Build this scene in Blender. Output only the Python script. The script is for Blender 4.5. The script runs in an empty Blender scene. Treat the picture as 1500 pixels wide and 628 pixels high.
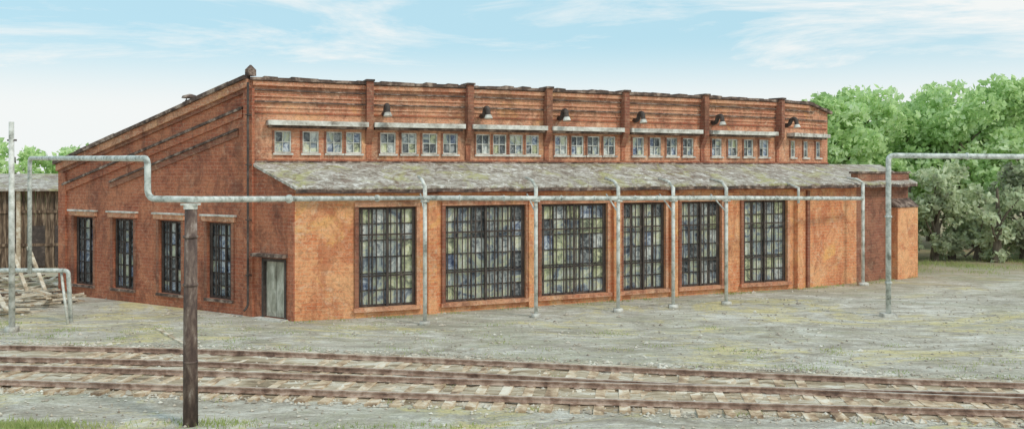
import bpy, math, random
import numpy as np
from mathutils import Vector
random.seed(7); rng=np.random.default_rng(7)
sc=bpy.context.scene
# ---------------------------------------------------------------- materials
def mat(name):
    m=bpy.data.materials.new(name); m.use_nodes=True
    nt=m.node_tree; b=nt.nodes['Principled BSDF']; return m,nt,b
def N(nt,t,**k):
    n=nt.nodes.new(t)
    for a,v in k.items(): setattr(n,a,v)
    return n
def L(nt,a,b): nt.links.new(a,b)
def ramp(nt,fac,stops):
    r=N(nt,'ShaderNodeValToRGB'); e=r.color_ramp.elements
    while len(e)<len(stops): e.new(0.5)
    for x,(p,c) in zip(e,stops):
        x.position=p; x.color=(c[0],c[1],c[2],1) if not isinstance(c,(int,float)) else (c,c,c,1)
    L(nt,fac,r.inputs[0]); return r.outputs[0]
def noise(nt,vec,scale,detail=5,rough=.6,dist=0.,stretch=None,color=False,off=None):
    if stretch or off:
        mp=N(nt,'ShaderNodeMapping'); mp.inputs['Scale'].default_value=stretch or (1,1,1)
        if off: mp.inputs['Location'].default_value=off
        L(nt,vec,mp.inputs[0]); vec=mp.outputs[0]
    n=N(nt,'ShaderNodeTexNoise'); n.inputs['Scale'].default_value=scale; n.inputs['Detail'].default_value=detail
    n.inputs['Roughness'].default_value=rough; n.inputs['Distortion'].default_value=dist
    L(nt,vec,n.inputs['Vector']); return n.outputs['Color' if color else 'Fac']
def mix(nt,fac,a,b,mode='MIX'):
    n=N(nt,'ShaderNodeMix',data_type='RGBA',blend_type=mode)
    if isinstance(fac,(int,float)): n.inputs[0].default_value=fac
    else: L(nt,fac,n.inputs[0])
    for i,v in ((6,a),(7,b)):
        if isinstance(v,tuple): n.inputs[i].default_value=(v[0],v[1],v[2],1)
        else: L(nt,v,n.inputs[i])
    return n.outputs[2]
def bump(nt,b,h,s=.4,d=.03):
    n=N(nt,'ShaderNodeBump'); n.inputs['Strength'].default_value=s; n.inputs['Distance'].default_value=d
    L(nt,h,n.inputs['Height']); L(nt,n.outputs[0],b.inputs['Normal'])
def brick_mat(name,c1,c2,mortar,dark,light,dk=.5,lt=.4,pale=.35,strk=.55,yel=0.):
    m,nt,b=mat(name); tc=N(nt,'ShaderNodeTexCoord'); o=tc.outputs['Object']
    va=N(nt,'ShaderNodeVectorMath',operation='MULTIPLY_ADD'); L(nt,noise(nt,o,2.2,3,.6,0,None,True),va.inputs[0]); va.inputs[1].default_value=(.1,.08,0); L(nt,tc.outputs['UV'],va.inputs[2])
    br=N(nt,'ShaderNodeTexBrick'); L(nt,va.outputs[0],br.inputs['Vector'])
    br.inputs['Color1'].default_value=(*c1,1); br.inputs['Color2'].default_value=(*c2,1); br.inputs['Mortar'].default_value=(*mortar,1)
    br.inputs['Scale'].default_value=1; br.inputs['Brick Width'].default_value=.38; br.inputs['Row Height'].default_value=.135
    br.inputs['Mortar Size'].default_value=.014; br.inputs['Mortar Smooth'].default_value=.6; br.inputs['Bias'].default_value=-.1
    c=mix(nt,ramp(nt,noise(nt,o,.6,9,.75,.7),[(.44,0),(.57,lt)]),br.outputs['Color'],light)
    c=mix(nt,ramp(nt,noise(nt,o,.9,9,.8,.9,(1,1,.6),off=(7,3,1)),[(.49,0),(.59,dk)]),c,dark)
    if yel: c=mix(nt,ramp(nt,noise(nt,o,.5,8,.8,.9,off=(1,14,6)),[(.55,0),(.62,yel)]),c,(.9,.5,.16))
    c=mix(nt,ramp(nt,noise(nt,o,1.5,9,.82,1.2,(1,1,1.5),off=(2,9,4)),[(.54,0),(.61,pale)]),c,(.88,.66,.46))
    c=mix(nt,ramp(nt,noise(nt,o,5.5,6,.85,1.5),[(.39,strk),(.53,1)]),mix(nt,.75,c,(.05,.02,.012)),c)
    L(nt,c,b.inputs['Base Color']); b.inputs['Roughness'].default_value=.92
    bump(nt,b,br.outputs['Fac'],-.35,.02)
    return m
def plain(name,stops,scale=3,rough=.85,stretch=None,bs=.3,bd=.02,detail=7,metal=0.,coord='Object',dist=.3):
    m,nt,b=mat(name); tc=N(nt,'ShaderNodeTexCoord')
    f=noise(nt,tc.outputs[coord],scale,detail,.68,dist,stretch)
    L(nt,ramp(nt,f,stops),b.inputs['Base Color']); b.inputs['Roughness'].default_value=rough; b.inputs['Metallic'].default_value=metal
    bump(nt,b,noise(nt,tc.outputs[coord],scale*6,5,.7,0,stretch),bs,bd)
    return m
M={}
M['brick_o']=brick_mat('brick_orange',(.82,.33,.15),(.72,.235,.10),(.80,.48,.28),(.50,.15,.07),(.92,.50,.25),dk=.6,lt=.75,pale=.45,strk=.5,yel=.6)
M['brick_r']=brick_mat('brick_red',(.50,.16,.085),(.38,.105,.055),(.5,.26,.17),(.15,.055,.04),(.66,.27,.14),dk=.6,lt=.5,pale=.15,strk=.45)
M['brick_u']=brick_mat('brick_upper',(.70,.30,.17),(.56,.20,.11),(.72,.44,.3),(.26,.11,.07),(.84,.48,.29),dk=.65,lt=.6,pale=.5,strk=.45,yel=.3)
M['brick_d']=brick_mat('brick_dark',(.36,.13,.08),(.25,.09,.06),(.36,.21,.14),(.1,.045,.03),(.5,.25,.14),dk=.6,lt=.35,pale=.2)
M['coping']=plain('coping_tar',[(.36,(.05,.035,.03)),(.5,(.14,.09,.07)),(.62,(.4,.3,.24))],2.8)
M['conc']=plain('concrete_ledge',[(.32,(.25,.22,.19)),(.46,(.56,.53,.47)),(.62,(.82,.8,.74))],2.5)
M['white']=plain('white_paint',[(.33,(.22,.22,.18)),(.46,(.56,.56,.5)),(.6,(.8,.79,.74))],3.2,.6)
M['pipew']=plain('pipe_cladding',[(.33,(.2,.2,.17)),(.46,(.5,.53,.49)),(.6,(.76,.77,.73))],4.,.6)
M['rust']=plain('rusty_steel',[(.3,(.035,.023,.02)),(.48,(.11,.07,.058)),(.58,(.2,.14,.11)),(.68,(.42,.35,.31))],5,.75,(1,1,.35))
M['dark']=plain('dark_frame',[(.3,(.03,.022,.02)),(.55,(.085,.062,.052)),(.7,(.17,.13,.11))],4,.7)
M['door']=plain('door_paint',[(.3,(.2,.18,.14)),(.48,(.44,.42,.33)),(.62,(.68,.65,.55))],4,.7,(1,1,.3))
M['inside']=plain('interior_dark',[(.3,(.01,.01,.012)),(.7,(.03,.03,.035))],2)
def glass(name,stops,s=3.2):  # blotchy pane tints: reflections painted into the colour, mixed with dirt
    m,nt,b=mat(name); tc=N(nt,'ShaderNodeTexCoord')
    f=noise(nt,tc.outputs['Object'],s,7,.75,1.2)
    L(nt,ramp(nt,f,stops),b.inputs['Base Color']); b.inputs['Roughness'].default_value=.25
    bump(nt,b,f,.2,.02); return m
M['g1']=glass('glass_dark',[(.38,(.04,.045,.05)),(.5,(.15,.16,.17)),(.6,(.42,.43,.42))])
M['g2']=glass('glass_blue',[(.38,(.08,.1,.18)),(.48,(.26,.31,.42)),(.57,(.68,.72,.75))])
M['g3']=glass('glass_pale',[(.38,(.17,.18,.2)),(.46,(.42,.45,.45)),(.54,(.72,.73,.68)),(.65,(.86,.87,.82))])
M['g4']=glass('glass_yellow_reflect',[(.38,(.15,.16,.12)),(.46,(.4,.42,.29)),(.53,(.66,.67,.38)),(.62,(.8,.8,.66))],2.2)
M['g5']=glass('glass_dust_reflect',[(.37,(.1,.115,.15)),(.44,(.27,.31,.36)),(.49,(.52,.56,.54)),(.54,(.66,.66,.42)),(.62,(.8,.81,.74))],1.3)
def roof_mat():
    m,nt,b=mat('weathered_roof'); tc=N(nt,'ShaderNodeTexCoord'); o=tc.outputs['Object']
    c=ramp(nt,noise(nt,o,1.9,9,.85,1.2,(1,1.6,1)),[(.38,(.12,.09,.075)),(.46,(.33,.28,.23)),(.53,(.5,.45,.39)),(.61,(.84,.82,.78))])
    c=mix(nt,ramp(nt,noise(nt,o,.6,8,.78,.8),[(.51,0),(.6,.6)]),c,(.46,.44,.15))
    c=mix(nt,ramp(nt,noise(nt,o,.9,8,.85,.8,off=(4,1,2)),[(.52,0),(.59,.65)]),c,(.19,.11,.08))
    L(nt,c,b.inputs['Base Color']); b.inputs['Roughness'].default_value=.95
    w=N(nt,'ShaderNodeTexWave'); w.inputs['Scale'].default_value=1.6; w.inputs['Distortion'].default_value=1.; L(nt,o,w.inputs['Vector']); bump(nt,b,w.outputs['Fac'],.25,.03)
    return m
M['roof']=roof_mat()
def ground_mat():
    m,nt,b=mat('ground_gravel'); tc=N(nt,'ShaderNodeTexCoord'); o=tc.outputs['Object']
    c=ramp(nt,noise(nt,o,.5,10,.84,1.4,(.6,1.3,1)),[(.39,(.36,.31,.24)),(.46,(.54,.485,.395)),(.52,(.68,.63,.53)),(.6,(.88,.85,.77))])
    c=mix(nt,ramp(nt,noise(nt,o,.16,9,.8,1.,(.6,1.3,1),off=(3,5,0)),[(.49,0),(.57,.5)]),c,(.45,.44,.29))
    c=mix(nt,ramp(nt,noise(nt,o,.17,9,.82,.9,(.7,1.3,1),off=(11,2,0)),[(.52,0),(.58,.65)]),c,(.82,.69,.28))
    c=mix(nt,ramp(nt,noise(nt,o,.9,9,.88,1.2,(.6,1.5,1),off=(5,7,0)),[(.5,0),(.57,.55)]),c,(.33,.285,.24))
    c=mix(nt,ramp(nt,noise(nt,o,11,7,.85),[(.36,.6),(.54,1.)]),(.1,.085,.07),c)
    sx=N(nt,'ShaderNodeSeparateXYZ'); L(nt,o,sx.inputs[0])
    mr=N(nt,'ShaderNodeMapRange'); mr.inputs[1].default_value=38; mr.inputs[2].default_value=52; L(nt,sx.outputs[1],mr.inputs[0])
    c=mix(nt,mr.outputs[0],c,mix(nt,ramp(nt,noise(nt,o,.4,8,.8),[(.45,0),(.58,1)]),(.40,.29,.18),(.30,.29,.15)))
    L(nt,c,b.inputs['Base Color']); b.inputs['Roughness'].default_value=.97
    bump(nt,b,noise(nt,o,9,8,.8),.8,.06); return m
M['ground']=ground_mat()
M['ballast']=plain('ballast',[(.38,(.24,.17,.11)),(.45,(.46,.35,.23)),(.52,(.62,.51,.37)),(.61,(.82,.75,.63))],1.5,.97,(.4,1.8,1),1,.06,10)
M['sleeper']=plain('sleeper_wood',[(.35,(.22,.14,.09)),(.44,(.44,.3,.19)),(.52,(.66,.5,.34)),(.62,(.84,.75,.62))],1.5,.9,(1,1,1),.5,.02)
M['rail']=plain('rail_steel',[(.32,(.13,.075,.055)),(.48,(.36,.23,.17)),(.62,(.6,.46,.37))],3,.65)
M['railtop']=plain('rail_head',[(.3,(.4,.3,.24)),(.6,(.72,.61,.52))],3,.45,metal=.2)
M['stone']=plain('stones',[(.34,(.24,.19,.15)),(.5,(.54,.47,.38)),(.64,(.82,.78,.69))],1.1,.95)
M['wood']=plain('weathered_wood',[(.34,(.04,.028,.02)),(.48,(.14,.09,.06)),(.62,(.36,.26,.18))],2,.9,(4,4,.5))
M['plank']=plain('pale_plank',[(.34,(.3,.21,.13)),(.48,(.58,.47,.34)),(.62,(.82,.75,.63))],2,.9)
M['bark']=plain('bark',[(.3,(.06,.045,.035)),(.7,(.24,.19,.14))],4,.95,(1,1,.3))
def leafmat(name,stops,sc_=.45,tr=.4):
    m,nt,b=mat(name); tc=N(nt,'ShaderNodeTexCoord'); f=noise(nt,tc.outputs['Object'],sc_,8,.8,.6)
    c=ramp(nt,f,stops); out=nt.nodes['Material Output']; nt.nodes.remove(b)
    d=N(nt,'ShaderNodeBsdfDiffuse'); t=N(nt,'ShaderNodeBsdfTranslucent'); L(nt,c,d.inputs[0]); L(nt,c,t.inputs[0])
    s=N(nt,'ShaderNodeMixShader'); s.inputs[0].default_value=tr; L(nt,d.outputs[0],s.inputs[1]); L(nt,t.outputs[0],s.inputs[2]); L(nt,s.outputs[0],out.inputs[0]); return m
M['leaf']=leafmat('foliage_light',[(.37,(.3,.47,.18)),(.45,(.5,.68,.3)),(.52,(.68,.84,.44)),(.6,(.82,.93,.64))],.35)
M['leafd']=leafmat('foliage_dark',[(.38,(.2,.2,.14)),(.45,(.4,.43,.29)),(.51,(.58,.66,.42)),(.59,(.8,.84,.62))],.3,.4)
M['grass']=leafmat('grass_blades',[(.35,(.24,.32,.1)),(.5,(.45,.52,.2)),(.65,(.66,.64,.34))],.8)
# ---------------------------------------------------------------- mesh builder
class MB:
    def __init__(s): s.v=[];s.f=[];s.m=[];s.mats=[]
    def mi(s,k):
        if k not in s.mats: s.mats.append(k)
        return s.mats.index(k)
    def poly(s,pts,k):
        b=len(s.v); s.v+= [tuple(p) for p in pts]; s.f.append(tuple(range(b,b+len(pts)))); s.m.append(s.mi(k))
    def hexa(s,p,k):
        b=len(s.v); s.v+=[tuple(q) for q in p]; i=s.mi(k)
        for f in ((3,2,1,0),(4,5,6,7),(0,1,5,4),(1,2,6,5),(2,3,7,6),(3,0,4,7)):
            s.f.append(tuple(b+j for j in f)); s.m.append(i)
    def box(s,c,h,k,rz=0,tilt=0):
        ca,sa=math.cos(rz),math.sin(rz); ct,st=math.cos(tilt),math.sin(tilt); P=[]
        for z in (-1,1):
            for x,y in ((-1,-1),(1,-1),(1,1),(-1,1)):
                X,Y,Z=x*h[0],y*h[1],z*h[2]; X,Z=X*ct-Z*st,X*st+Z*ct
                P.append((c[0]+X*ca-Y*sa,c[1]+X*sa+Y*ca,c[2]+Z))
        s.hexa(P,k)
    def tube(s,pts,r,k,n=12):
        pts=[Vector(p) for p in pts]; R=r if isinstance(r,(list,tuple)) else [r]*len(pts); b=len(s.v); i=s.mi(k); up=None
        for j,p in enumerate(pts):
            t=(pts[min(j+1,len(pts)-1)]-pts[max(j-1,0)]).normalized()
            if up is None: up=Vector((0,0,1)) if abs(t.z)<.9 else Vector((1,0,0))
            a=(up-t*up.dot(t)).normalized(); up=a; c=t.cross(a)
            for q in range(n):
                w=2*math.pi*q/n; s.v.append(tuple(p+(a*math.cos(w)+c*math.sin(w))*R[j]))
        for j in range(len(pts)-1):
            for q in range(n):
                s.f.append((b+j*n+q,b+j*n+(q+1)%n,b+(j+1)*n+(q+1)%n,b+(j+1)*n+q)); s.m.append(i)
        s.f.append(tuple(b+q for q in range(n))[::-1]); s.m.append(i)
        e=b+(len(pts)-1)*n; s.f.append(tuple(e+q for q in range(n))); s.m.append(i)
    def build(s,name,parent=None,smooth=False):
        me=bpy.data.meshes.new(name); me.from_pydata(s.v,[],s.f)
        for k in s.mats: me.materials.append(M[k])
        me.polygons.foreach_set('material_index',s.m)
        uv=me.uv_layers.new(name='UVMap').data; me.update()
        for p in me.polygons:
            n=p.normal
            t=Vector((-n.y,n.x,0)); 
            if abs(n.z)>.7 or t.length<1e-4: t=Vector((1,0,0)); q=Vector((0,1,0))
            else: t.normalize(); q=Vector((0,0,1))
            for li in p.loop_indices:
                c=me.vertices[me.loops[li].vertex_index].co; uv[li].uv=(c.dot(t),c.dot(q))
        if smooth: me.polygons.foreach_set('use_smooth',[True]*len(me.polygons))
        o=bpy.data.objects.new(name,me); sc.collection.objects.link(o)
        if parent: o.parent=parent
        return o
def empty(name):
    e=bpy.data.objects.new(name,None); sc.collection.objects.link(e); return e
def fillet(pts,rad,n=5):
    pts=[Vector(p) for p in pts]; out=[pts[0]]
    for a,b,c in zip(pts,pts[1:],pts[2:]):
        r=min(rad,(a-b).length*.45,(c-b).length*.45); p=b+(a-b).normalized()*r; q=b+(c-b).normalized()*r
        for i in range(n+1):
            t=i/n; out.append(p*(1-t)**2+b*2*t*(1-t)+q*t*t)
    out.append(pts[-1]); return out
class Fr:
    def __init__(s,a,b):
        s.a=Vector((a[0],a[1])); s.b=Vector((b[0],b[1])); s.L=(s.b-s.a).length; s.u=(s.b-s.a)/s.L; s.n=Vector((s.u.y,-s.u.x))
    def p(s,x,z,d=0):
        q=s.a+s.u*x+s.n*d; return (q.x,q.y,z)
    def box(s,mb,s0,s1,z0,z1,d0,d1,k):
        mb.hexa([s.p(s0,z0,d1),s.p(s1,z0,d1),s.p(s1,z0,d0),s.p(s0,z0,d0),s.p(s0,z1,d1),s.p(s1,z1,d1),s.p(s1,z1,d0),s.p(s0,z1,d0)],k)
def wall(mb,fr,z0,z1,ops,k,rev=.25,s0=0,s1=None):
    s1=fr.L if s1 is None else s1
    S=sorted({s0,s1,*[o[0] for o in ops],*[o[1] for o in ops]}); Z=sorted({z0,z1,*[o[2] for o in ops],*[o[3] for o in ops]})
    for a,b in zip(S,S[1:]):
        for c,d in zip(Z,Z[1:]):
            ms,mz=(a+b)/2,(c+d)/2
            if any(o[0]<ms<o[1] and o[2]<mz<o[3] for o in ops): continue
            mb.poly([fr.p(a,c),fr.p(b,c),fr.p(b,d),fr.p(a,d)],k)
    for a,b,c,d in [o[:4] for o in ops]:
        r=-rev
        mb.poly([fr.p(a,c),fr.p(a,d),fr.p(a,d,r),fr.p(a,c,r)],k); mb.poly([fr.p(b,c),fr.p(b,c,r),fr.p(b,d,r),fr.p(b,d)],k)
        mb.poly([fr.p(a,d),fr.p(b,d),fr.p(b,d,r),fr.p(a,d,r)],k); mb.poly([fr.p(a,c),fr.p(a,c,r),fr.p(b,c,r),fr.p(b,c)],k)
def glazing(fr,gm,fm,a,b,c,d,nx,ny,depth,bar,weights,fk='dark',frame=.08,vbars=0,hb=None):
    W=(b-a)/nx;H=(d-c)/ny; hb=hb or bar
    for i in range(nx):
        for j in range(ny):
            k=random.choices(['g1','g2','g3','g4','g5'],weights)[0]; t=random.uniform(-.012,.012)
            gm.poly([fr.p(a+i*W,c+j*H,depth+t),fr.p(a+(i+1)*W,c+j*H,depth-t),fr.p(a+(i+1)*W,c+(j+1)*H,depth-t),fr.p(a+i*W,c+(j+1)*H,depth+t)],k)
    for i in range(1,nx): fr.box(fm,a+i*W-bar/2,a+i*W+bar/2,c,d,depth+.015,depth+.06,fk)
    for j in range(1,ny): fr.box(fm,a,b,c+j*H-hb/2,c+j*H+hb/2,depth+.018,depth+.055,fk)
    for x0,x1,z0,z1,dd in ((a,a+frame,c,d,.09),(b-frame,b,c,d,.09),(a+frame,b-frame,d-frame,d,.085),(a+frame,b-frame,c,c+frame,.085)):
        fr.box(fm,x0,x1,z0,z1,depth+.012,depth+dd,fk)
    if vbars:
        for i in range(vbars):
            x=a+(b-a)*(i+.5)/vbars+random.uniform(-.04,.04); w=random.uniform(.016,.034); fr.box(fm,x-w,x+w,c+.05,d-.05,depth+.095,depth+.12,fk)
# ---------------------------------------------------------------- roundhouse
RH=empty('brick_roundhouse')
A=(-19.5,38.3)
F=[(-7.66,31.3),(-5.70,31.9),(-3.0,33.0),(.75,34.7),(4.24,36.3),(6.78,37.5),(9.35,38.6),(12.86,40.0),(16.3,42.0),(19.9,44.6)]
U=[(-9.6,32.43),(-5.56,34.4),(-1.79,35.8),(1.43,37.3),(4.85,38.9),(8.73,40.8),(12.83,43.0),(16.35,46.0)]
U8=(20.1,48.5)
BK=[A,(-12,43.5),(-7.5,46.5),(-3,49),(1,51.5),(5,53.5),(9,55.5),(13,58)]
EZ=4.66; RZ=5.58; TZ=8.66; BZ=5.6
wr=MB(); gl=MB(); fm=MB(); tr=MB(); rf=MB()
fe=Fr(A,F[0]); sC=fe.L*.839
ops=[(s-.66,s+.66,.5,3.35) for s in (1.67,4.29,7.15,9.92)]+[(12.15,13.35,.03,2.15)]
wall(wr,fe,-.3,4.0,ops,'brick_r',.28)
wr.poly([fe.p(0,4),fe.p(sC,4),fe.p(sC,TZ),fe.p(0,BZ)],'brick_r')
wr.poly([fe.p(sC,4),fe.p(fe.L,4),fe.p(fe.L,EZ),fe.p(sC,RZ)],'brick_r')
for o in ops[:4]:
    glazing(fe,gl,fm,o[0],o[1],o[2],o[3],3,6,-.2,.045,(4,1.2,.5,0,2.2),'dark',.1,vbars=5)
    fe.box(tr,o[0]-.22,o[1]+.22,o[3]+.05,o[3]+.24,-.02,.12,'brick_u')
    fe.box(tr,o[0]-.27,o[1]+.27,o[3]+.243,o[3]+.31,-.02,.17,'conc')
    fe.box(tr,o[0]-.1,o[1]+.1,o[2]-.1,o[2]-.002,-.02,.1,'coping')
    fe.box(tr,o[0]-.14,o[0]-.003,o[2],o[3]+.05,-.02,.045,'brick_d'); fe.box(tr,o[1]+.003,o[1]+.14,o[2],o[3]+.05,-.02,.045,'brick_d')
d0,d1=12.15,13.35
fe.box(fm,d0,d0+.09,.03,2.15,-.2,.03,'dark'); fe.box(fm,d1-.09,d1,.03,2.15,-.2,.03,'dark'); fe.box(fm,d0+.09,d1-.09,2.05,2.15,-.2,.03,'dark')
fe.box(fm,d0+.1,(d0+d1)/2-.012,.05,2.04,-.17,-.12,'door'); fe.box(fm,(d0+d1)/2+.012,d1-.1,.05,2.04,-.17,-.12,'door')
for q in (d0+.17,(d0+d1)/2+.08):
    fe.box(fm,q,q+.36,.2,.9,-.121,-.1,'door'); fe.box(fm,q,q+.36,1.05,1.9,-.121,-.1,'door')
gl.poly([fe.p(d0,.03,-.19),fe.p(d1,.03,-.19),fe.p(d1,2.15,-.19),fe.p(d0,2.15,-.19)],'inside')
fe.box(tr,d0-.25,d1+.12,2.22,2.34,-.02,.34,'coping'); fe.box(tr,d0-.15,d1+.15,-.05,.03,.001,.4,'conc')
def sl(z,s): return BZ+(TZ-BZ)*s/sC+z
def band(s0,s1,dz0,dz1,dd,k):
    z=lambda s,q:sl(q,s)
    tr.hexa([fe.p(s0,z(s0,dz0),dd),fe.p(s1,z(s1,dz0),dd),fe.p(s1,z(s1,dz0),-.02),fe.p(s0,z(s0,dz0),-.02),
             fe.p(s0,z(s0,dz1),dd),fe.p(s1,z(s1,dz1),dd),fe.p(s1,z(s1,dz1),-.02),fe.p(s0,z(s0,dz1),-.02)],k)
n=14
for q in range(n):
    a,b=-.1+(sC+.1)*q/n,-.1+(sC+.1)*(q+1)/n-.01; r_=random.uniform(-.015,.03); band(a,b,-.02,.11+r_,.3,'coping')
band(-.05,sC,-.3,-.023,.18,'brick_u'); band(0,sC-.1,-.45,-.303,.09,'brick_d')
band(.3,sC-.35,-1.02,-.92,.13,'coping'); band(.3,sC-.35,-1.3,-1.023,.07,'brick_r')
band(sC*.3,sC-.6,-1.72,-1.64,.1,'coping'); band(sC*.3,sC-.6,-1.95,-1.723,.05,'brick_d')
fe.box(tr,.02,.5,-.1,5.2,-.02,.1,'brick_r'); fe.box(tr,sC-.25,sC+.2,-.1,8.3,-.02,.1,'brick_r'); fe.box(tr,fe.L-.28,fe.L+.001,-.1,4.5,-.02,.06,'brick_r')
gates={1:(.06,.8),2:(.13,.94),3:(.11,.89),4:(.12,.86),5:(.15,.88),6:(.22,.84)}
for i in range(9):
    fr=Fr(F[i],F[i+1]); op=[]
    if i in gates: op=[(fr.L*gates[i][0],fr.L*gates[i][1],.36,3.98)]
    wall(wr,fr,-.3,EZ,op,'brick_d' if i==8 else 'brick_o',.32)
    for o in op:
        nx=max(4,round((o[1]-o[0])/.55)); glazing(fr,gl,fm,o[0],o[1],o[2],o[3],nx,6,-.16,.045,(.9,.35,1.3,1.4,7),'dark',.09,vbars=nx*2,hb=.035)
        m_=(o[0]+o[1])/2; fr.box(fm,m_-.045,m_+.045,o[2],o[3],-.035,-.005,'dark')
        for zz in (1.45,2.95): fr.box(fm,o[0]+.09,o[1]-.09,zz,zz+.06,-.075,-.04,'dark')
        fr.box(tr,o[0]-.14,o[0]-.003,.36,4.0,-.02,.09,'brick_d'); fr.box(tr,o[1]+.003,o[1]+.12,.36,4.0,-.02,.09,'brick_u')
        fr.box(tr,o[0]-.14,o[1]+.12,4.003,4.16,-.02,.12,'brick_u'); fr.box(tr,o[0]-.18,o[1]+.18,.22,.355,-.02,.16,'brick_u')
    if 2<=i<=7: fr.box(tr,-.17,.17,-.1,4.35,-.02,.16+.003*i,'brick_o'); fr.box(tr,-.21,.21,4.36,4.46,-.02,.2,'brick_r')
    fr.box(tr,.0,fr.L,4.47,4.56,-.02,.07+.002*i,'brick_r')
f7=Fr(F[7],F[8]); f7.box(tr,.55,.72,-.1,4.4,-.02,.1,'brick_d')
f8=Fr(F[8],F[9]); f8.box(wr,f8.L*.02,f8.L+.05,EZ,EZ+.5,-.35,.02,'brick_d'); f8.box(tr,0,f8.L+.1,EZ+.503,EZ+.6,-.4,.08,'coping')
f8.box(wr,f8.L*.62,f8.L+.12,-.2,3.5,-.02,.45,'brick_o'); 
tr.hexa([f8.p(f8.L*.6,3.503,.5),f8.p(f8.L+.15,3.503,.5),f8.p(f8.L+.15,3.503,-.02),f8.p(f8.L*.6,3.503,-.02),f8.p(f8.L*.6,3.55,.5),f8.p(f8.L+.15,3.55,.5),f8.p(f8.L+.15,3.95,-.02),f8.p(f8.L*.6,3.95,-.02)],'coping')
# upper wall
for i in range(7):
    fr=Fr(U[i],U[i+1]); LL=fr.L; last=i==6
    cs=[.27,.5,.7,.87] if i==0 else ([.3,.55,.8] if last else [.19,.4,.61,.82])
    w=.31 if i<6 else .24
    op=[(LL*c-w,LL*c+w,5.96,6.78) for c in cs]
    tz=8.2 if last else TZ
    wall(wr,fr,4.6,tz,op,'brick_u',.18)
    if last: wr.poly([fr.p(0,8.2),fr.p(LL,8.2),fr.p(LL,8.3),fr.p(LL*.62,TZ),fr.p(0,TZ)],'brick_u')
    for o in op:
        glazing(fr,gl,fm,*o,2,2,-.12,.035,(3,1.6,1.6,.8,3),'white',.05)
        fr.box(tr,o[0]-.06,o[1]+.06,5.88,5.955,-.02,.09,'conc')
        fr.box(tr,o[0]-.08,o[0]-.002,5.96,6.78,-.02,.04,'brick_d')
    s0,s1=cs[0]*LL-w-.3,min(cs[-1]*LL+w+.2,LL-.12)
    fr.box(tr,s0,s1,6.97,7.15,-.02,.45,'conc'); fr.box(tr,s0+.05,s1-.05,6.88,6.968,-.02,.28,'coping')
    for z,dd,kk in ((7.42,.06,'brick_r'),(7.62,.04,'brick_u'),(7.82,.09,'coping'),(8.02,.05,'brick_u'),(8.24,.09,'coping')):
        fr.box(tr,.15,LL-.12 if (not last or z<8) else LL*.7,z,z+.05,-.02,dd,kk)
    fr.box(tr,.12,LL-.1 if not last else LL*.6,8.42,8.58,-.02,.13,'brick_u')
    n=9
    for q in range(n):
        a,b=LL*q/n+.003,LL*(q+1)/n-.003
        f_=lambda s:(TZ if not last or s<LL*.62 else TZ-(s-LL*.62)/(LL*.38)*.36)
        if last and q==n-1: b=LL+.15
        r_=random.uniform(-.03,.05); za,zb=f_(a),f_(b)
        tr.hexa([fr.p(a,za-.05,.2),fr.p(b,zb-.05,.2),fr.p(b,zb-.05,-.3),fr.p(a,za-.05,-.3),fr.p(a,za+.07+r_,.2),fr.p(b,zb+.07+r_*.5,.2),fr.p(b,zb+.07+r_*.5,-.3),fr.p(a,za+.07+r_,-.3)],'coping')
    if i>0:
        fr.box(wr,-.13,.13,6.9,8.72,-.3,.36,'brick_d'); fr.box(tr,-.17,.17,8.723,8.8,-.35,.42,'coping')
        tr.hexa([fr.p(-.13,6.3,.001),fr.p(.13,6.3,.001),fr.p(.13,6.3,-.02),fr.p(-.13,6.3,-.02),fr.p(-.13,6.898,.36),fr.p(.13,6.898,.36),fr.p(.13,6.898,-.02),fr.p(-.13,6.898,-.02)],'brick_d')
        fr.box(tr,-.1,.1,5.73,6.3,-.02,.06,'brick_r')
        g=[Vector(fr.p(.6,7.5,-.02)),Vector(fr.p(.6,7.5,.3)),Vector(fr.p(.6,7.8,.42)),Vector(fr.p(.6,7.8,.66)),Vector(fr.p(.6,7.5,.72))]
        fm.tube(fillet(g,.18,4),.1,'dark',10); fm.tube([fr.p(.6,7.52,.715),fr.p(.6,7.38,.73)],[.12,.17],'conc',12)
    fr.box(tr,0,LL,5.5,5.66,-.02,.1,'coping'); fr.box(tr,0,LL,5.663,5.72,-.02,.05,'brick_r')
fe.box(tr,sC-.12,sC+.12,TZ+.1,TZ+.32,-.18,.14,'coping')
tr.hexa([fe.p(sC-.12,TZ+.323,.14),fe.p(sC+.12,TZ+.323,.14),fe.p(sC+.12,TZ+.323,-.18),fe.p(sC-.12,TZ+.323,-.18),fe.p(sC-.02,TZ+.5,.0),fe.p(sC+.02,TZ+.5,.0),fe.p(sC+.02,TZ+.5,-.04),fe.p(sC-.02,TZ+.5,-.04)],'coping')
fm.tube(fillet([fe.p(sC+.12,8.5,.22),fe.p(sC+.12,.4,.22),fe.p(sC+.12,.25,.4)],.15),.045,'dark',8)
for z in (1.5,3.5,5.5,7.3): fe.box(fm,sC+.05,sC+.19,z,z+.04,.0,.28,'dark')
for a,b,z0,z1 in ((F[9],U8,EZ,RZ),(U8,U[7],RZ,RZ),(U[7],BK[7],8.3,BZ)):
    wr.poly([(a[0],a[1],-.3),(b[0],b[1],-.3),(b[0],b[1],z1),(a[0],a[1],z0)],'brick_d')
for a,b in zip(BK[1:],BK): wr.poly([(a[0],a[1],-.3),(b[0],b[1],-.3),(b[0],b[1],BZ),(a[0],a[1],BZ)],'brick_r')
def arc(P,ts):
    d=[0]
    for a,b in zip(P,P[1:]): d.append(d[-1]+math.dist(a,b))
    xs=[p[0] for p in P]; ys=[p[1] for p in P]; return [(float(np.interp(t*d[-1],d,xs)),float(np.interp(t*d[-1],d,ys))) for t in ts]
ts=[i/40 for i in range(41)]
FE=[]
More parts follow.
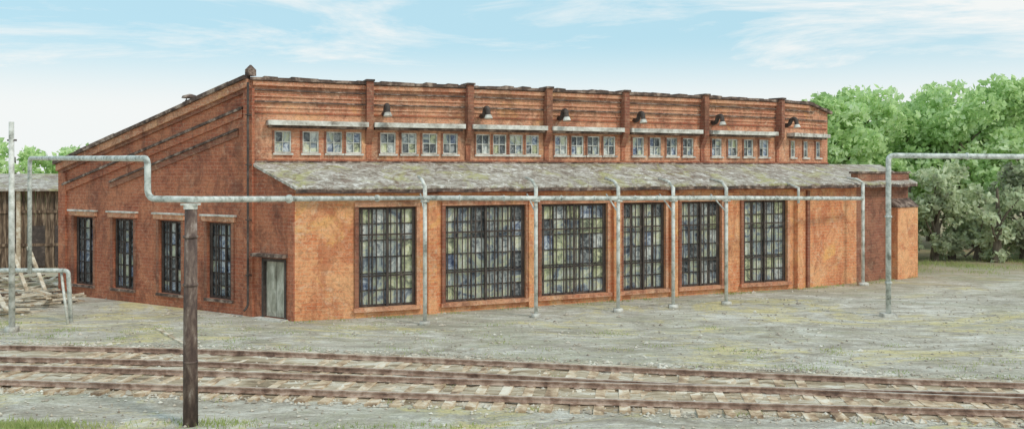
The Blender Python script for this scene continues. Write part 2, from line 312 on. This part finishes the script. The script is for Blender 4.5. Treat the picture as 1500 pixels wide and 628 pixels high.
for i,p in enumerate(F):
    a=F[max(i-1,0)]; b=F[min(i+1,9)]; f=Fr(a,b); FE.append((p[0]+f.n.x*.5,p[1]+f.n.y*.5))
FE[0]=fe.p(fe.L+.35,0,.3)[:2]
fe_=arc(FE,ts); ur=arc(U+[U8],ts)
for i in range(40):
    a,b,c,d=fe_[i],fe_[i+1],ur[i+1],ur[i]; j=lambda k:.025*math.sin(k*2.1)
    za,zb=EZ-.05+j(i),EZ-.05+j(i+1)
    rf.hexa([(*a,za),(*b,zb),(*c,RZ-.05),(*d,RZ-.05),(*a,za+.09),(*b,zb+.09),(*c,RZ+.05),(*d,RZ+.05)],'roof')
    tr.hexa([(a[0],a[1]-.03,za-.1),(b[0],b[1]-.03,zb-.1),(b[0],b[1]+.0,zb-.1),(a[0],a[1]+.0,za-.1),(a[0],a[1]-.03,za+.03),(b[0],b[1]-.03,zb+.03),(b[0],b[1]-.002,zb+.03),(a[0],a[1]-.002,za+.03)],'coping')
for i in range(7):
    a,b,c,d=U[i],U[i+1],BK[i+1],BK[i]
    rf.poly([(*a,TZ-.02),(*b,TZ-.02 if i<6 else 8.28),(*c,BZ+.02),(*d,BZ+.02)],'roof')
q=fe.p(sC*.667,0,-.5); zz=sl(0,sC*.667)
rv=MB(); rv.tube([(q[0],q[1],zz-.3),(q[0],q[1],zz+.42)],.2,'dark',10); rv.tube([(q[0],q[1],zz+.5),(q[0],q[1],zz+.58),(q[0],q[1],zz+.66)],[.34,.3,.05],'coping',10)
for s_ in (-1,1): rv.box((q[0]+s_*.15,q[1],zz+.46),(.015,.015,.06),'dark')
rv.build('roof_vent',RH)
wr.build('brick_walls',RH); gl.build('window_panes',RH); fm.build('window_frames_and_doors',RH); tr.build('trim_and_ledges',RH); rf.build('roofs',RH)
# ---------------------------------------------------------------- steam pipeline
SP=empty('overhead_steam_pipeline'); pp=MB(); ps=MB()
posts=[(-3.0,30.6),(.87,32.2),(4.0,33.4),(6.25,34.4),(8.5,35.2)]
pl=[(-16.3,30,1.83),(-16.3,30,5.72),(-7.8,19.0,5.56),(-7.8,19.0,4.70),(-6.65,18.5,4.70),(-3.0,30.6,4.36),(.87,32.2,4.3),(4.0,33.4,4.26),(6.25,34.4,4.24),(8.5,35.2,4.22),(12.2,38.0,4.12),(16.2,41.0,4.02)]
pp.tube(fillet(pl[:6],.22),.068,'pipew'); pp.tube(pl[5:],.085,'pipew')
for a,b in zip(pl[4:],pl[5:]):
    a,b=Vector(a),Vector(b)
    for t in (.3,.7):
        p=a.lerp(b,t); d=(b-a).normalized(); pp.tube([p-d*.025,p+d*.025],.105,'pipew')
pp.build('pipe',SP,True)
for x,y in posts:
    z=float(np.interp(x,[-3,8.5],[4.36,4.22]))
    ps.tube([(x,y,-.1),(x,y,z+.42)],.07,'white',10); ps.box((x,y,.05),(.17,.17,.07),'conc'); ps.box((x,y,z-.12),(.15,.1,.025),'white')
    ps.tube(fillet([(x,y,z+.38),(x-.12,y+.2,z+.62),(x-.35,y+1.25,z+.72)],.2),.06,'white',8)
    ps.tube([(x-.03,y+.1,z-.5),(x-.3,y+1.4,z+.1)],.03,'white',6)
x,y=16.25,41.1; ps.tube([(x,y,-.1),(x,y,4.75)],.08,'white',10); ps.tube(fillet([(x,y,4.72),(x-.2,y+.1,4.9),(x-.5,y+.6,4.95)],.15),.06,'white',8); ps.box((x,y,.05),(.2,.2,.08),'conc')
x,y=12.3,38.1; ps.tube([(x,y,3.9),(x,y,4.55),(x-.1,y+1.4,4.75)],.06,'white',8)
ps.build('support_posts',SP,True)
RP=empty('rusty_steel_pole'); b=MB(); b.tube([(-6.7,18.5,-.2),(-6.705,18.5,2.2),(-6.69,18.5,4.5)],[.155,.14,.125],'rust',14)
for z in (1.3,2.9,3.9): b.tube([(-6.7,18.5,z),(-6.7,18.5,z+.05)],.152,'rust',14)
b.build('shaft',RP,True); b=MB(); b.tube([(-6.7,18.5,4.5),(-6.7,18.5,4.58)],.14,'white',14); b.box((-6.7,18.5,4.6),(.17,.12,.02),'white'); b.build('pipe_saddle',RP)
LG=empty('pipe_gantry'); b=MB()
b.tube(fillet([(-26,31,1.85),(-15.45,30.9,1.83),(-15.4,31,-.1)],.15),.075,'pipew'); b.tube([(-15.75,31.0,1.8),(-15.3,30.6,-.1)],.045,'white')
for x in (-20,-24): b.tube([(x,31,-.1),(x,31,1.8)],.06,'white')
b.build('low_pipe_run',LG,True)
UP=empty('utility_pole'); b=MB(); b.tube([(-16.45,29.2,-.2),(-16.47,29.2,6.9)],[.1,.08],'white',12); b.tube([(-16.6,29.2,6.3),(-16.3,29.2,6.3)],.03,'dark',6)
b.box((-16.45,29.2,.08),(.16,.16,.1),'conc'); b.build('shaft',UP,True)
RG=empty('pipe_gantry'); b=MB(); b.tube(fillet([(13.7,32.3,-.1),(13.7,32.3,5.85),(19,32.2,5.8),(27,32,5.8)],.2),.095,'pipew',14); b.tube([(26,32,-.1),(26,32,5.75)],.09,'pipew')
b.tube([(13.7,32.3,1.2),(13.7,32.3,1.26)],.125,'pipew'); b.tube([(13.7,32.3,3.6),(13.7,32.3,3.66)],.125,'pipew'); b.tube([(16.5,32.25,5.825),(16.57,32.25,5.824)],.125,'pipew'); b.build('pipe_frame',RG,True)
b=MB(); b.box((13.7,32.3,.04),(.24,.24,.08),'conc'); b.build('footing',RG)
# ---------------------------------------------------------------- tracks
xs=np.arange(-60,60.01,.25)
def sm(X,Y,k=17):
    y=np.interp(xs,X,Y); p=np.pad(y,k,mode='edge'); p[:k]=y[0]-(np.arange(k,0,-1))*(y[1]-y[0]); p[-k:]=y[-1]+(np.arange(1,k+1))*(y[-1]-y[-2])
    return np.convolve(p,np.ones(2*k+1)/(2*k+1),'valid')
cA=sm([-60,-12.6,-7.3,2.3,11,60],[26.5+.76,21.8+.76,21.1+.76,19.85+.76,18.95+.76,13.5+.76])
cB=sm([-60,-15,-9.7,-3.6,4.4,12,60],[28.5-.76,26.1-.76,25.6-.76,24.6-.76,22.8-.76,21.4-.76,16.2-.76])
def track(nm,c,dz):
    T=empty(nm); r=MB(); s=MB(); dy=np.gradient(c,xs)
    for side in (-.76,.76):
        prof=[(-.07,0),(.07,0),(.07,.02),(.012,.03),(.012,.09),(.035,.1),(.035,.13),(-.035,.13),(-.035,.1),(-.012,.09),(-.012,.03),(-.07,.02)]
        b0=len(r.v); ir=r.mi('rail'); it=r.mi('railtop')
        for i in range(len(xs)):
            n=Vector((-dy[i],1)).normalized()
            for o,z in prof: r.v.append((xs[i]+n.x*(side+o),c[i]+n.y*(side+o),.065+dz+z))
        K=len(prof)
        for i in range(len(xs)-1):
            for q in range(K): r.f.append((b0+i*K+q,b0+(i+1)*K+q,b0+(i+1)*K+(q+1)%K,b0+i*K+(q+1)%K)); r.m.append(it if q==6 else ir)
    x=-45.
    while x<45:
        y=float(np.interp(x,xs,c)); a=math.atan(float(np.interp(x,xs,dy)))
        s.box((x+random.uniform(-.04,.04),y+random.uniform(-.08,.08),-.012+dz+random.uniform(-.025,.008)),(.125+random.uniform(-.02,.015),1.3+random.uniform(-.08,.08),.075),'sleeper',a+random.uniform(-.03,.03))
        for side in (-.76,.76):
            s.box((x-math.sin(a)*side,y+side*math.cos(a),.07+dz),(.07,.13,.012),'rail',a)
        x+=.56
    r.build('rails',T); s.build('sleepers',T)
track('railway_track',cA,0); track('railway_track',cB,-.006)
b=MB(); ix=b.mi('ballast')
near=cA-1.15; far=np.maximum(cB,cA)+1.9
rows=14
for i in range(len(xs)):
    for j in range(rows+1):
        t=j/rows; y=near[i]+(far[i]-near[i])*t; e=min(t,1-t)*rows; z=.004+min(e,1.)*.038+ (rng.normal()*.014 if e>0 else 0)
        b.v.append((xs[i],y+(rng.normal()*.08 if e==0 else 0),max(z,.003) if e>0 else -.01))
for i in range(len(xs)-1):
    for j in range(rows): b.f.append((i*(rows+1)+j,(i+1)*(rows+1)+j,(i+1)*(rows+1)+j+1,i*(rows+1)+j+1)); b.m.append(ix)
b.build('ballast_bed',None,True)
b=MB(); b.poly([(-600,-100,0),(600,-100,0),(600,1200,0),(-600,1200,0)],'ground'); b.build('ground')
def scatter_stones(name,n,xr,yr,sz,k):
    P=np.array([(1,0,0),(-1,0,0),(0,1,0),(0,-1,0),(0,0,1),(0,0,-1)],float); Fc=[(0,2,4),(2,1,4),(1,3,4),(3,0,4),(2,0,5),(1,2,5),(3,1,5),(0,3,5)]
    b=MB(); i0=b.mi(k)
    for i in range(n):
        x=rng.uniform(*xr); y=yr(x) ; s=sz*rng.lognormal(0,.4)
        q=P*s*rng.uniform(.6,1.3,(6,3)); a=rng.uniform(0,6.28); c_,s_=math.cos(a),math.sin(a)
        bb=len(b.v)
        for v in q: b.v.append((x+v[0]*c_-v[1]*s_,y+v[0]*s_+v[1]*c_,.015+v[2]*.7))
        for f in Fc: b.f.append(tuple(bb+j for j in f)); b.m.append(i0)
    return b.build(name)
scatter_stones('ballast_stones',10000,(-18,16),lambda x:rng.uniform(np.interp(x,xs,near)-.3,np.interp(x,xs,far)+.3),.038,'stone')
scatter_stones('loose_gravel',5000,(-20,22),lambda x:17.5+ (rng.beta(1,1.6))*24,.035,'stone')
def grass(name,spots):
    b=MB(); k=b.mi('grass')
    for cx,cy,rx,ry,n,h in spots:
        for i in range(n):
            x=cx+rng.normal()*rx; y=cy+rng.normal()*ry; a=rng.uniform(0,6.28); w=.012; hh=h*rng.uniform(.5,1.3); lx,ly=rng.normal(0,.35,2)*hh
            bb=len(b.v); b.v+=[(x-w*math.cos(a),y-w*math.sin(a),0),(x+w*math.cos(a),y+w*math.sin(a),0),(x+lx,y+ly,hh)]; b.f.append((bb,bb+1,bb+2)); b.m.append(k)
    b.build(name)
sp=[(-10.3,18.3,.9,.22,2200,.12),(-6.2,18.6,.5,.15,300,.1),(-2.0,18.4,1.5,.15,300,.07)]
for i in range(80):
    x=rng.uniform(-18,16); y=float(np.interp(x,xs,far))+abs(rng.normal())*2.8; sp.append((x,y,.3,.2,45,.06))
for i in range(40):
    x=rng.uniform(-18,14); y=float(np.interp(x,xs,cA))+rng.uniform(-1.6,2.5); sp.append((x,y,.12,.1,30,.08))
for i in range(50):
    t=rng.random(); p=arc(F,[t])[0]; sp.append((p[0]+.2,p[1]-.3,.3,.1,25,.1))
for i in range(60): sp.append((rng.uniform(15,40),rng.uniform(46,54),.6,.6,120,.2))
grass('grass',sp)
# ---------------------------------------------------------------- trees
def foliage(b,blobs,per,size,k):
    i0=b.mi(k); V=[];n_=0
    for c,r in blobs:
        n=int(per*r*r); d=rng.normal(size=(n,3)); d/=np.linalg.norm(d,axis=1)[:,None]; rad=r*rng.uniform(.55,1.12,(n,1))
        p=np.array(c)+d*rad*np.array([1,1,.85]); a=rng.normal(size=(n,3)); a/=np.linalg.norm(a,axis=1)[:,None]
        e=np.cross(a,rng.normal(size=(n,3))); e/=np.linalg.norm(e,axis=1)[:,None]; s=size*rng.uniform(.5,1.3,(n,1))
        V.append(np.stack([p-a*s,p-e*s*.6,p+a*s,p+e*s*.6],1).reshape(-1,3)); n_+=n
    V=np.concatenate(V); b0=len(b.v); b.v+=V.tolist(); b.f+=[(b0+4*i,b0+4*i+1,b0+4*i+2,b0+4*i+3) for i in range(n_)]; b.m+=[i0]*n_
def tree(b,x,y,h,w,k='leaf',nb=26,per=170,size=.24,base=.35):
    b.tube([(x,y,-.2),(x+.2,y,h*.3),(x+.1,y,h*.75)],[.28,.2,.06],'bark',8); bl=[]
    for i in range(nb):
        z=base+(1-base)*rng.uniform(0,.93); u=(z-base)/(1-base); ww=w*math.sqrt(max(.1,1-(2*u-.85)**2*.75)); a=rng.uniform(0,6.28); r=ww*math.sqrt(rng.random())
        c=(x+r*math.cos(a),y+r*math.sin(a)*.8,z*h-.3); rr=rng.uniform(.6,1.35)*w/3.2; bl.append((c,rr))
        if i%3==0: b.tube([(x+.1,y,max(h*.2,c[2]-1.8)),((x+c[0])/2,(y+c[1])/2,c[2]-.8),c],[.1,.06,.02],'bark',5)
    foliage(b,bl,per,size,k)
b=MB()
for x,y,h,w in ((21.0,58,10.4,3.0),(23.6,60,11.0,3.0),(27.2,62,10.4,3.3),(30.2,60,11.4,3.6),(34,61,11.8,3.8),(38.5,62,11.8,4.0),(43,60,11.5,4.0),(24.5,66,10.8,3.5),(31.5,67,11.6,4),(47,60,12,4)):
    tree(b,x,y,h,w,nb=32)
b.build('tree_line')
b=MB()
for i in range(26):
    x=19+i*1.15+rng.normal()*.3; y=53.5+rng.normal()*1.3-(.0 if x<25 else 1.5); tree(b,x,y,rng.uniform(4.0,6.8),1.9,'leafd',14,230,.2,.1)
b.build('bushes')
b=MB()
for x,y,h,w in ((-56,88,8.6,4.2),(-50.5,90,8.9,4.2),(-45.5,92,7.8,4.),(-62,90,9.5,4.5)): tree(b,x,y,h,w,'leaf',22,100,.34,.1)
b.build('tree_line')
# ---------------------------------------------------------------- shed + lumber
SH=empty('wooden_shed'); b=MB(); f=Fr((-36,46),(-23.2,49))
x=0
while x<f.L: 
    w=.24; f.box(b,x,x+w-.02,-.1,4.25+random.uniform(-.05,.05),-.05,random.uniform(0,.03),'wood'); x+=w
for z in (1.2,3.0): f.box(b,0,f.L,z,z+.15,.03,.09,'wood')
for s_ in (0,3,6.2,9.4,f.L-.2): f.box(b,s_,s_+.2,-.1,4.3,.03,.16,'plank' if s_ in(3,9.4) else 'wood')
b.build('board_walls',SH); b=MB()
b.hexa([f.p(-.5,4.2,.6),f.p(f.L+.4,4.2,.6),f.p(f.L+.4,5.0,-5),f.p(-.5,5.0,-5),f.p(-.5,4.32,.6),f.p(f.L+.4,4.32,.6),f.p(f.L+.4,5.12,-5),f.p(-.5,5.12,-5)],'roof'); b.build('roof',SH)
b=MB(); f.box(b,7,8.1,0,2.1,.04,.08,'dark'); f.box(b,4,5.1,1.5,2.6,.04,.08,'dark')
for s_ in (9.9,11.3): f.box(b,s_,s_+.9,.1,2.3,.04,.08,'dark')
b.build('door_and_window',SH)
b=MB()
for i in range(190):
    x=rng.uniform(-26,-18.); yc=(33.8,36.8,40.5)[i%3]
    y=yc+rng.normal()*1.4; h=max(0,.6-abs(y-yc)*.2)*rng.uniform(.1,1)
    if x>-19.2 and y>36: continue
    b.box((x,y,h+.06),(rng.uniform(.4,1.3),.09,.03),'plank' if rng.random()<.75 else 'wood',rng.normal()*.6+.2,rng.normal()*.1)
for k_,(x,y,a_) in enumerate(((-20.6,38.5,2.3),(-21.2,38.2,2.3),(-23,38.8,2.2))): b.box((x,y,1.0),(1.7,.07,.05),'plank',a_,.55)
b.build('lumber_pile')
b=MB(); b.box((-10.9,28.3,.03),(1.7,.05,.03),'plank',-.95); b.build('wooden_plank')
# ---------------------------------------------------------------- light
az=math.radians(130); el=math.radians(45)
sd=Vector((math.sin(az)*math.cos(el),math.cos(az)*math.cos(el),math.sin(el)))
sun=bpy.data.lights.new('sun','SUN'); sun.energy=1.5; sun.angle=math.radians(10); sun.color=(1,.91,.78)
so=bpy.data.objects.new('sun',sun); so.rotation_euler=sd.to_track_quat('Z','Y').to_euler(); sc.collection.objects.link(so)
w=bpy.data.worlds.new('World'); sc.world=w; w.use_nodes=True; nt=w.node_tree; bg=nt.nodes['Background']; bg.inputs[1].default_value=.15
sk=N(nt,'ShaderNodeTexSky',sky_type='NISHITA',sun_disc=False); sk.sun_elevation=el; sk.sun_rotation=az
tc=N(nt,'ShaderNodeTexCoord'); g=tc.outputs['Generated']
cl=ramp(nt,noise(nt,g,2.4,9,.66,.5,(1.2,1.2,8)),[(.45,0),(.64,1)])
sx=N(nt,'ShaderNodeSeparateXYZ'); L(nt,g,sx.inputs[0])
mr=N(nt,'ShaderNodeMapRange',interpolation_type='SMOOTHSTEP'); L(nt,sx.outputs[2],mr.inputs[0])
for i,v in ((1,.06),(2,.15),(3,1.),(4,.0)): mr.inputs[i].default_value=v
mx=N(nt,'ShaderNodeMath',operation='MAXIMUM'); L(nt,cl,mx.inputs[0]); L(nt,mr.outputs[0],mx.inputs[1])
base=mix(nt,.85,sk.outputs[0],(3.3,5.1,5.8))
c=mix(nt,mx.outputs[0],base,(6.0,6.2,6.15)); L(nt,c,bg.inputs[0])
# ---------------------------------------------------------------- camera
cam=bpy.data.cameras.new('camera'); co=bpy.data.objects.new('camera',cam); sc.collection.objects.link(co)
co.location=(0,0,5.3); co.rotation_euler=(math.radians(90),0,0); cam.lens=31.2; cam.sensor_width=36; cam.shift_y=-.0427; cam.clip_end=3000; sc.camera=co
sc.view_settings.view_transform='Standard'; sc.view_settings.look='None'; sc.view_settings.exposure=0
